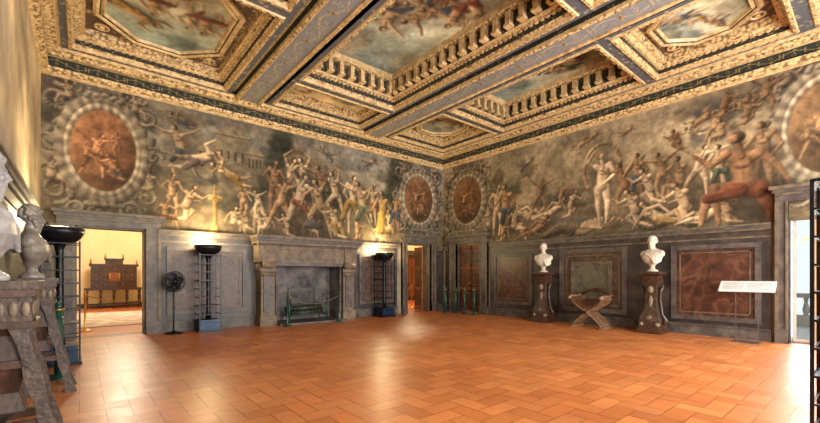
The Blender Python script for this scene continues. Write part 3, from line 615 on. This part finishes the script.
# ------------------------------------------------------------ marble busts (face local +X)
def bust(loc,rz,mat,beard=False,seed=1,sc=(1,1,1)):
    r=random.Random(seed); mb=MB(); E=lambda c,rr:mb.ell(c,rr,mat,12,8)
    mb.lathe([(.12,0),(.125,.03),(.1,.045),(.06,.075),(.05,.11),(.07,.15),(.09,.17)],(0,0,0),mat,20)
    secs=[(.16,.07,.08,0),(.22,.11,.16,.02),(.3,.135,.22,.025),(.38,.14,.245,.02),(.45,.12,.245,.0),(.5,.09,.2,-.01),(.54,.07,.11,-.012),(.57,.058,.065,-.01)]
    mb.loops([[(ox+rx*math.cos(2*pi*j/24),ry*math.sin(2*pi*j/24),z) for j in range(24)] for z,rx,ry,ox in secs],mat)
    mb.tube([(-.02,0,.5),(.0,0,.64)],[.068,.056],mat,14)
    for s in(-1,1): E((.0,s*.2,.42),(.085,.07,.085)); E((.08,s*.08,.4),(.06,.08,.06))
    for k in range(6):
        o=k*.035; mb.tube([(.03-.02*k*.2,-.22+o*.3,.47-o),(.12+.01,-.1+o,.43-o),(.16,.03+o*.4,.34-o*.8),(.13,.15,.27-o*.4),(.06,.22,.3-o*.3)],.017,mat,8)
    for k in range(4): mb.tube([(-.03,.2-.02*k,.49-.01*k),(.07,.17-.02*k,.44-.02*k),(.12,.1,.3-.03*k)],.016,mat,8)
    E((-.01,0,.735),(.108,.084,.105)); E((.03,0,.67),(.074,.064,.09)); E((.075,0,.598),(.027,.028,.022)); E((.05,0,.62),(.05,.052,.035))
    mb.tube([(.097,0,.715),(.112,0,.685),(.124,0,.655)],[.010,.012,.017],mat,10)
    mb.tube([(.07,-.06,.71),(.096,-.028,.725),(.1,0,.718),(.096,.028,.725),(.07,.06,.71)],.012,mat,8)
    for s in(-1,1): E((.078,s*.04,.665),(.024,.024,.026)); E((.084,s*.032,.7),(.012,.015,.01)); E((-.005,s*.085,.69),(.02,.012,.032)); E((.112,s*.012,.652),.01)
    E((.1,0,.63),(.012,.024,.007)); E((.098,0,.618),(.012,.02,.007))
    for k in range(150):
        th=r.uniform(0,2*pi); ph=r.uniform(0,pi*.62)
        x,y,z=-.012+.112*math.sin(ph)*math.cos(th),.09*math.sin(ph)*math.sin(th),.735+.11*math.cos(ph)
        if x>.05 and z<.775: continue
        q=r.uniform(.014,.024); E((x,y,z),q)
    if beard:
        for k in range(50):
            y=r.uniform(-.05,.05); z=r.uniform(.54,.61); x=.085-abs(y)*.7-(.6-z)*.2; E((x,y,z),r.uniform(.012,.02))
        for s in(-1,1):
            for k in range(8): E((.05-.005*k,s*.062,.6+.012*k),.015)
    o=mb.obj('marble_bust',loc,rz); o.scale=sc
    md=o.modifiers.new('fuse','REMESH'); md.mode='VOXEL'; md.voxel_size=.0075; md.use_smooth_shade=True
    sm=o.modifiers.new('soften','SMOOTH'); sm.factor=.5; sm.iterations=1
    return o
PH=1.48
def pedestal_tall(x,y):
    mb=MB()
    mb.sq([(.31,0),(.31,.1),(.27,.14),(.27,.18)],(0,0,0),'wood',.85)
    mb.sq([(.25,.18),(.26,.3),(.22,.42),(.16,.6),(.13,.85),(.14,1.1),(.17,1.2)],(0,0,0),'woodg',.85)
    mb.sq([(.19,1.2),(.2,1.26),(.17,1.3),(.18,1.38),(.25,1.42),(.25,1.48)],(0,0,0),'wood',.9)
    for s in(-1,1):
        mb.tube([(0,s*.25,.22),(0,s*.27,.34),(0,s*.2,.46),(0,s*.19,.6),(0,s*.16,.8),(0,s*.17,1.0),(0,s*.21,1.12)],[.06,.05,.035,.03,.03,.035,.05],'wood',10)
        mb.torus((0,s*.25,.3),.06,.025,'woodg','x'); mb.torus((0,s*.18,1.12),.045,.02,'woodg','x')
    mb.ell((-.16,0,1.05),(.05,.07,.09),'stone'); mb.ell((-.13,0,.75),(.04,.05,.16),'stone'); mb.ell((-.2,0,.34),(.05,.1,.1),'stone')
    for s in(-1,1): mb.ell((-.22,s*.17,.22),(.07,.06,.06),'stone')
    mb.obj('bust_pedestal',(x,y,0))
pedestal_tall(10.7,6.5); pedestal_tall(10.7,3.56)
bust((10.68,6.5,PH+.002),pi+.35,'marble',False,2,(1.02,1.02,1.02)); bust((10.68,3.56,PH+.002),pi-.1,'marble',True,3,(1.02,1.02,1.02))
def trestle(x,y,h=1.36):
    mb=MB()
    mb.box(-.15,.2,-.24,.24,h-.05,h,'woodg'); mb.box(-.14,.18,-.22,.22,h-.1,h-.05,'wood'); mb.box(-.13,.16,-.2,.2,h-.26,h-.1,'woodg')
    for i in range(5): mb.ell((-.1+.058*i,-.205,h-.18),(.022,.012,.05),'dadotrim'); mb.ell((.165,-.16+.08*i,h-.18),(.012,.03,.05),'dadotrim')
    mb.box(-.14,.18,-.22,.22,h-.3,h-.26,'wood')
    for sy in(-1,1):
        for x0,x1 in((-.09,-.09),(.1,.32)):
            A0=Vector((x0,sy*.14,h-.3)); B0=Vector((x1,sy*.2,0)); w=.044
            L=[]
            for t in [0,.1,.2,.3,.4,.5,.6,.7,.8,.9,1]:
                p=A0.lerp(B0,t); ww=w*(1.25-.5*abs(math.sin(t*pi*3))) ; L.append([(p.x-ww,p.y-.03,p.z),(p.x+ww,p.y-.03,p.z),(p.x+ww,p.y+.03,p.z),(p.x-ww,p.y+.03,p.z)])
            mb.loops(L,'woodg',False)
        mb.cbox((.07,sy*.17,.42),(.34,.035,.06),'wood'); mb.cbox((.04,sy*.15,.82),(.26,.03,.05),'wood')
    mb.box(-.02,.04,-.17,.17,.38,.46,'wood'); mb.sq([(.1,.5),(.07,.62),(.11,.8),(.08,1.0),(.1,1.06)],(.02,0,0),'wood')
    mb.obj('trestle_pedestal',(x,y,0),0,None,.006)
trestle(-.4,3.75); trestle(-.4,6.45)
bust((-.465,3.75,1.362),0,'marblel',True,7,(.88,.95,1.02)); bust((-.435,6.45,1.362),-.05,'marbleg',True,9,(.95,.95,1.02))

# ------------------------------------------------------------ X-frame savonarola chair
mb=MB()
for k in range(5):
    xx=-.26+k*.13
    for s in(-1,1):
        pts=[(xx,s*(-.4),.04),(xx,s*(-.34),.12),(xx,s*(-.2),.26),(xx,0,.42),(xx,s*.22,.56),(xx,s*.36,.68),(xx,s*.41,.8)]
        mb.tube(pts,[.02,.022,.022,.024,.022,.022,.02],'chairw',8)
for s in(-1,1):
    mb.box(-.32,.32,s*.4-.035,s*.4+.035,0,.05,'chairw')
    mb.tube([(-.34,s*.42,.8),(-.2,s*.43,.84),(.1,s*.42,.83),(.34,s*.42,.87)],[.045,.035,.032,.03],'chairw',10); mb.ell((-.35,s*.42,.8),.055,'chairw')
mb.tube([(-.3,0,.42),(.3,0,.42)],.04,'wood',12)
mb.loops([[(-.28,y,.56+.12*(y/.36)**2),(.28,y,.56+.12*(y/.36)**2),(.28,y,.59+.12*(y/.36)**2),(-.28,y,.59+.12*(y/.36)**2)] for y in[-.36,-.24,-.12,0,.12,.24,.36]],'leather',False)
mb.tube([(.33,-.42,.87),(.36,-.2,.98),(.37,0,1.02),(.36,.2,.98),(.33,.42,.87)],.035,'wood',8)
mb.obj('savonarola_chair',(10.5,4.98,0))

# information lectern
mb=MB(); mb.box(-.16,.16,-.22,.22,0,.02,'slate2')
for s in(-.18,.18): mb.box(-.008,.008,s-.008,s+.008,.02,1.12,'slate2')
rt=Matrix.Rotation(-math.radians(38),3,'Y')
mb.cbox((0,0,1.16),(.34,.9,.015),'white',rt)
for k in range(6): mb.cbox(tuple(Vector((0,0,1.17))+rt@Vector((-.1+.04*k,-.2,.002))),(.01,.38,.002),'ink',rt); mb.cbox(tuple(Vector((0,0,1.17))+rt@Vector((-.1+.04*k,.22,.002))),(.01,.34,.002),'ink',rt)
mb.obj('information_lectern',(10.62,1.78,0))

# window door on right wall
mb=MB()
for y0,y1 in((-.37,.4),(.4,1.17)):
    for s,e in((y0,y0+.05),(y1-.05,y1)): mb.box(XR+.3,XR+.35,s,e,0.01,2.86,'white')
    for z in(.01,2.1,2.8): mb.box(XR+.3,XR+.35,y0+.05,y1-.05,z,z+.06,'white')
    mb.box(XR+.32,XR+.33,y0+.05,y1-.05,.07,2.8,'glass')
mb.obj('window_1')
def curtain(y0,y1,z1=2.82,name='curtain'):
    mb=MB(); n=40; f=[]
    for i in range(n+1):
        y=y0+(y1-y0)*i/n; x=XR+.1+.035*math.sin(i*1.15); f.append((x,y))
    vs=[(x,y,.03) for x,y in f]+[(x,y,z1) for x,y in f]
    mb.add(vs,[(i,i+1,n+1+i+1,n+1+i) for i in range(n)],'curtain',True); mb.tube([(XR+.1,y0-.03,z1+.01),(XR+.1,y1+.03,z1+.01)],.012,'brass')
    mb.obj(name)
curtain(.62,.88); curtain(-.34,.0)
mb=MB(); mb.box(XR+.4,XR+5,-3,4,-.2,0,'terr'); mb.box(XR+4,XR+4.2,-3,4,0,.3,'terr')
for i in range(20): mb.lathe([(.05,0),(.08,.15),(.04,.35),(.06,.5)],(XR+4.1,-2.9+i*.35,.3),'terr',8)
mb.box(XR+3.95,XR+4.25,-3,4,.78,.9,'terr'); mb.obj('terrace')
for i,xc in enumerate((1.7,5.3,8.9)):  # unseen windows added in the front wall to let light in
    mb=MB()
    for s,e in((xc-.9,xc-.82),(xc+.82,xc+.9),(xc-.03,xc+.03)): mb.box(s,e,YF-.26,YF-.2,.5,4.2,'white')
    for z in(.5,1.6,2.9,4.12): mb.box(xc-.82,xc+.82,YF-.26,YF-.2,z,z+.08,'white')
    mb.obj('window_%d'%(i+2))

# ------------------------------------------------------------ coffered ceiling
ZB=6.05; ZP=6.12
def sweep(mb,x0,x1,y0,y1,prof,mats):
    for (i0,z0),(i1,z1),m in zip(prof[:-1],prof[1:],mats):
        p=lambda i,z:[(x0+i,y0+i,z),(x1-i,y0+i,z),(x1-i,y1-i,z),(x0+i,y1-i,z)]
        a,b_=p(i0,z0),p(i1,z1)
        for k in range(4):
            q=(k+1)%4; mb.add([a[k],a[q],b_[q],b_[k]],[(0,1,2,3)],m)
def dent(mb,x0,x1,y0,y1,ins,z0,z1,mat,sp=.13,w=.065,d=.06):
    def run(a0,a1,f):
        n=max(2,int((a1-a0)/sp))
        for i in range(n):
            c=a0+(i+.5)*(a1-a0)/n; f(c)
    X0,X1,Y0,Y1=x0+ins,x1-ins,y0+ins,y1-ins
    run(X0,X1,lambda c:(mb.box(c-w/2,c+w/2,Y1-d,Y1,z0,z1,mat),mb.box(c-w/2,c+w/2,Y0,Y0+d,z0,z1,mat)))
    run(Y0,Y1,lambda c:(mb.box(X1-d,X1,c-w/2,c+w/2,z0,z1,mat),mb.box(X0,X0+d,c-w/2,c+w/2,z0,z1,mat)))
def octp(cx,cy,hx,hy,i,z):
    c=min(hx,hy)*.6-i*.586; hx-=i;hy-=i
    return [(cx-hx+c,cy-hy,z),(cx+hx-c,cy-hy,z),(cx+hx,cy-hy+c,z),(cx+hx,cy+hy-c,z),(cx+hx-c,cy+hy,z),(cx-hx+c,cy+hy,z),(cx-hx,cy+hy-c,z),(cx-hx,cy-hy+c,z)]
def arabesque(w,h,base,fg,fg2,seed,per=.9,res=60):
    n=max(1,round(w/per)); p=w/n; t=CV(p,h,res,seed); t.im[:]=base; u=h/2
    prev=None
    for i in range(15):
        a=p*i/14; z=u+h*.24*math.sin(2*pi*i/14)
        if prev: t.cap(prev[0],prev[1],h*.035,a,z,h*.035,fg,.4,.8,.5)
        prev=(a,z)
    for q,s in((.25,-1),(.75,1)):
        t.spiral(p*q,u+s*h*.14,h*.2,1.3,h*.03,fg,ph=-s*pi/2,dr=s)
        t.cap(p*q,u-s*h*.28,h*.07,p*q+.04,u-s*h*.33,h*.05,fg2,.4,1,.4)
    t.cap(p*.5,u-h*.16,h*.08,p*.5,u+h*.16,h*.08,fg2,.4,1,.3); t.cap(p*.5,u,h*.06,p*.5,u,h*.06,C(130,76,54),.4)
    for q in(.04,.96): t.cap(p*q,u-h*.2,h*.06,p*q,u+h*.2,h*.06,fg*.9,.4,1,.3)
    return np.clip(np.concatenate([t.im[:,:-1]]*n+[t.im[:,-1:]],1),0,1)
BL=C(126,126,128); GR=C(46,52,48); GO=C(180,152,98); WH=C(192,182,156)
mb=MB()
prof=[(0,5.60),(.05,5.62),(.05,5.66),(.12,5.70),(.14,5.76),(.07,5.78),(.07,5.98),(.16,6.0),(.2,6.05),(.28,6.08),(.30,6.14),(.34,6.14)]
sweep(mb,XL,XR,YF,YB,prof,['gold2','gold2','gold','gold','gold2','darkg','gold2','gold','gold','gold2','gold2'])
dent(mb,XL,XR,YF,YB,.07,5.99,6.03,'gold2',.14,.07,.12)
T5=mb.obj('trim_5')
im=arabesque(XR-XL,.2,GR,GO,C(160,144,106),3,.7,90); gridmesh('frieze_painting',im,(XL+.08,YB-.075,5.78),(XR-XL-.16,0,0),(0,0,.2),'arab',None,T5)
im=arabesque(YB-YF,.2,GR,GO,C(160,144,106),3,.7,90); gridmesh('frieze_painting',im,(XR-.075,YB-.08,5.78),(0,YF-YB+.16,0),(0,0,.2),'arab',None,T5)
gridmesh('frieze_painting',im,(XL+.075,YF+.08,5.78),(0,YB-YF-.16,0),(0,0,.2),'arab',None,T5)
BE=[(3.1,3.85),(7.15,7.9)]
for (bx0,bx1) in BE:
    e=bpy.data.objects.new('ceiling_beam',None); COL.objects.link(e); mb=MB(); Y0,Y1=YF+.07,YB-.07
    def strip(prof,mats):
        for (xa,za),(xb,zb),m in zip(prof[:-1],prof[1:],mats):
            mb.add([(xa,Y0,za),(xa,Y1,za),(xb,Y1,zb),(xb,Y0,zb)],[(0,1,2,3)],m)
    for s,xe in((1,bx0),(-1,bx1)):
        strip([(xe+s*.14,ZB+.03),(xe+s*.14,ZB),(xe+s*.10,ZB-.03),(xe+s*.05,ZB),(xe+s*.04,ZB+.06)],['gold2','gold2','gold','gold2'])
        strip([(xe+s*.04,ZB+.06),(xe+s*.04,ZB+.2),(xe+s*.0,ZB+.22),(xe-s*.04,ZB+.27),(xe-s*.04,ZB+.32),(xe-s*.1,ZB+.36),(xe-s*.1,ZB+.6)],['darkg','gold2','gold','gold2','gold','gold2'])
        n=int((Y1-Y0)/.14)
        for i in range(n):
            c=Y0+(i+.5)*.14; xa,xb=sorted((xe+s*.03,xe-s*.04)); mb.box(xa,xb,c-.035,c+.035,ZB+.2,ZB+.25,'gold2')
    mb.obj('beam_mouldings',parent=e)
    im=arabesque(Y1-Y0,bx1-bx0-.28,BL,WH,GO,5,1.1,46)
    gridmesh('beam_soffit_painting',im,(bx0+.14,Y0,ZB+.03),(0,Y1-Y0,0),(bx1-bx0-.28,0,0),'arab',parent=e)
def cpaint(w,h,seed,warm=False):
    t=CV(w,h,44,seed)
    if warm: sky(t,C(190,168,134),C(206,188,152),C(136,118,92),.4)
    else: sky(t,C(128,144,138),C(186,178,148),C(116,112,86),.4)
    r=random.Random(seed)
    for k in range(8): t.blob(r.uniform(0,w),r.uniform(0,h),w*.22,h*.14,r.choice([C(208,196,166),C(118,128,122),C(168,154,126)]),.7)
    n=max(3,int(w*h*1.0))
    for k in range(n): t.fig(w*(.15+.7*(k+.5)/n)+r.uniform(-.1,.1),h*r.uniform(.12,.45),h*r.uniform(.4,.6) if h<2.5 else r.uniform(1.0,1.5),r.choice(['sit','fly','reach','kneel','recline','stand']),r.choice([1,-1]),SK[r.randrange(5)],r.choice(DR),fat=1.15)
    return t.done(.15,1.0)
def coffer(x0,x1,y0,y1,kind,seed,zt=6.5):
    e=bpy.data.objects.new('ceiling_coffer',None); COL.objects.link(e); mb=MB()
    if kind=='deep':
        z2=6.95
        prof=[(-.0,ZP),(.1,ZP),(.12,ZP-.03),(.17,ZP-.03),(.19,ZP+.03),(.22,ZP+.08),(.22,ZP+.2),(.29,ZP+.24),(.32,ZP+.28),(.32,z2-.2),(.42,z2-.2),(.47,z2-.17),(.47,z2)]
        sweep(mb,x0,x1,y0,y1,prof,['blueg','gold2','gold','gold2','gold','darkg','gold','gold2','darkg','gold','gold','gold2'])
        dent(mb,x0,x1,y0,y1,.32,ZP+.32,z2-.22,'gold2',.3,.11,.13); dent(mb,x0,x1,y0,y1,.22,ZP+.17,ZP+.21,'gold2',.12,.06,.05)
        dent(mb,x0,x1,y0,y1,.32,ZP+.29,ZP+.34,'gold2',.3,.15,.16)
        ins=.47; zt=z2-.03
    else:
        prof=[(-.0,ZP),(.1,ZP),(.12,ZP-.03),(.17,ZP-.03),(.19,ZP+.03),(.22,ZP+.06),(.22,ZP+.16),(.28,ZP+.2),(.31,ZP+.23),(.36,ZP+.23),(.38,zt)]
        sweep(mb,x0,x1,y0,y1,prof,['blueg','gold2','gold','gold2','gold','darkg','gold2','gold','gold2','gold'])
        dent(mb,x0,x1,y0,y1,.22,ZP+.14,ZP+.18,'gold2',.12,.06,.05); ins=.38
    X0,X1,Y0,Y1=x0+ins,x1-ins,y0+ins,y1-ins; w,h=X1-X0,Y1-Y0
    if kind=='oct':
        mb.add([(X0,Y0,zt),(X1,Y0,zt),(X1,Y1,zt),(X0,Y1,zt)],[(0,1,2,3)],'redg')
        cx,cy,hx,hy=(X0+X1)/2,(Y0+Y1)/2,w/2-.1,h/2-.1
        pr=[(0,zt),(.0,zt-.07),(.05,zt-.1),(.1,zt-.07),(.12,zt-.05),(.17,zt-.08),(.2,zt-.02)]
        for (i0,z0),(i1,z1),m in zip(pr[:-1],pr[1:],['gold2','gold2','gold2','darkg','gold2','gold2']):
            a,b_=octp(cx,cy,hx,hy,i0,z0),octp(cx,cy,hx,hy,i1,z1)
            for k in range(8): q=(k+1)%8; mb.add([a[k],a[q],b_[q],b_[k]],[(0,1,2,3)],m)
        for sx in(-1,1):
            for sy in(-1,1):
                rx_,ry_=cx+sx*(hx-.16),cy+sy*(hy-.16); mb.torus((rx_,ry_,zt-.02),.11,.025,'gold2'); mb.ell((rx_,ry_,zt-.02),(.05,.05,.04),'gold2')
        hx2,hy2=hx-.17,hy-.17; c=min(hx,hy)*.6-.17*.586
        im=cpaint(hx2*2,hy2*2,seed)
        mk=lambda A_,B_:((abs(A_-.5)*2*hx2-hx2)+(abs(B_-.5)*2*hy2-hy2)+c)<.02
        gridmesh('coffer_painting',im,(cx-hx2,cy-hy2,zt-.025),(2*hx2,0,0),(0,2*hy2,0),'ceilp',mk,e)
    else:
        gridmesh('coffer_painting',cpaint(w,h,seed,kind=='warm'),(X0,Y0,zt),(w,0,0),(0,h,0),'ceilp',None,e)
    mb.obj('coffer_mouldings',parent=e)
B1=(XL+.34,3.0);B2=(3.95,7.05);B3=(8.0,XR-.34)
YN=YB-.34
coffer(*B1,6.9,YN,'oct',41); coffer(*B1,3.4,6.9,'rect',42); coffer(*B1,-2.66,3.4,'oct',43)
coffer(*B2,9.1,YN,'warm',44); coffer(*B2,3.4,9.1,'deep',45); coffer(*B2,1.6,3.4,'rect',46); coffer(*B2,-2.66,1.6,'oct',47)
coffer(*B3,8.1,YN,'oct',48); coffer(*B3,3.6,8.1,'deep',49); coffer(*B3,.9,3.6,'oct',50); coffer(*B3,-2.66,.9,'rect',51)

# ------------------------------------------------------------ light
def area(name,loc,rot,sx,sy,e,col=(1,1,1)):
    l=bpy.data.lights.new(name,'AREA'); l.shape='RECTANGLE'; l.size=sx; l.size_y=sy; l.energy=e; l.color=col
    o=bpy.data.objects.new(name,l); COL.objects.link(o); o.location=loc; o.rotation_euler=rot
for xc,e in((1.7,470),(5.3,740),(8.9,740)): area('daylight_window',(xc,YF-.1,2.35),(pi/2,0,0),1.7,3.5,e,(1,.965,.89))  # added fill from behind the camera, as daylight through the unseen windows
area('daylight_terrace',(XR+.28,.4,1.45),(0,pi/2,0),2.7,1.5,150,(.95,.98,1))
def pt(name,loc,e,col,r=.3):
    l=bpy.data.lights.new(name,'POINT'); l.energy=e; l.color=col; l.shadow_soft_size=r
    o=bpy.data.objects.new(name,l); COL.objects.link(o); o.location=loc
pt('adjoining_room_lamp',(1.2,17.5,3.9),520,(1,.88,.68)); pt('adjoining_room_lamp',(12,14,3.9),420,(1,.84,.56))
w=bpy.data.worlds.new('sky'); bpy.context.scene.world=w; w.use_nodes=True
w.node_tree.nodes['Background'].inputs[0].default_value=(.85,.93,1,1); w.node_tree.nodes['Background'].inputs[1].default_value=1.2

# ------------------------------------------------------------ camera
cd=bpy.data.cameras.new('camera'); cam=bpy.data.objects.new('camera',cd); COL.objects.link(cam)
cam.location=(0,0,1.4); th=math.atan2(.7664,.6424); cam.rotation_euler=(pi/2,0,th-pi/2)
cd.sensor_width=36; cd.lens=36*394/820; cd.shift_y=63.5/820; cd.clip_start=.05
bpy.context.scene.camera=cam
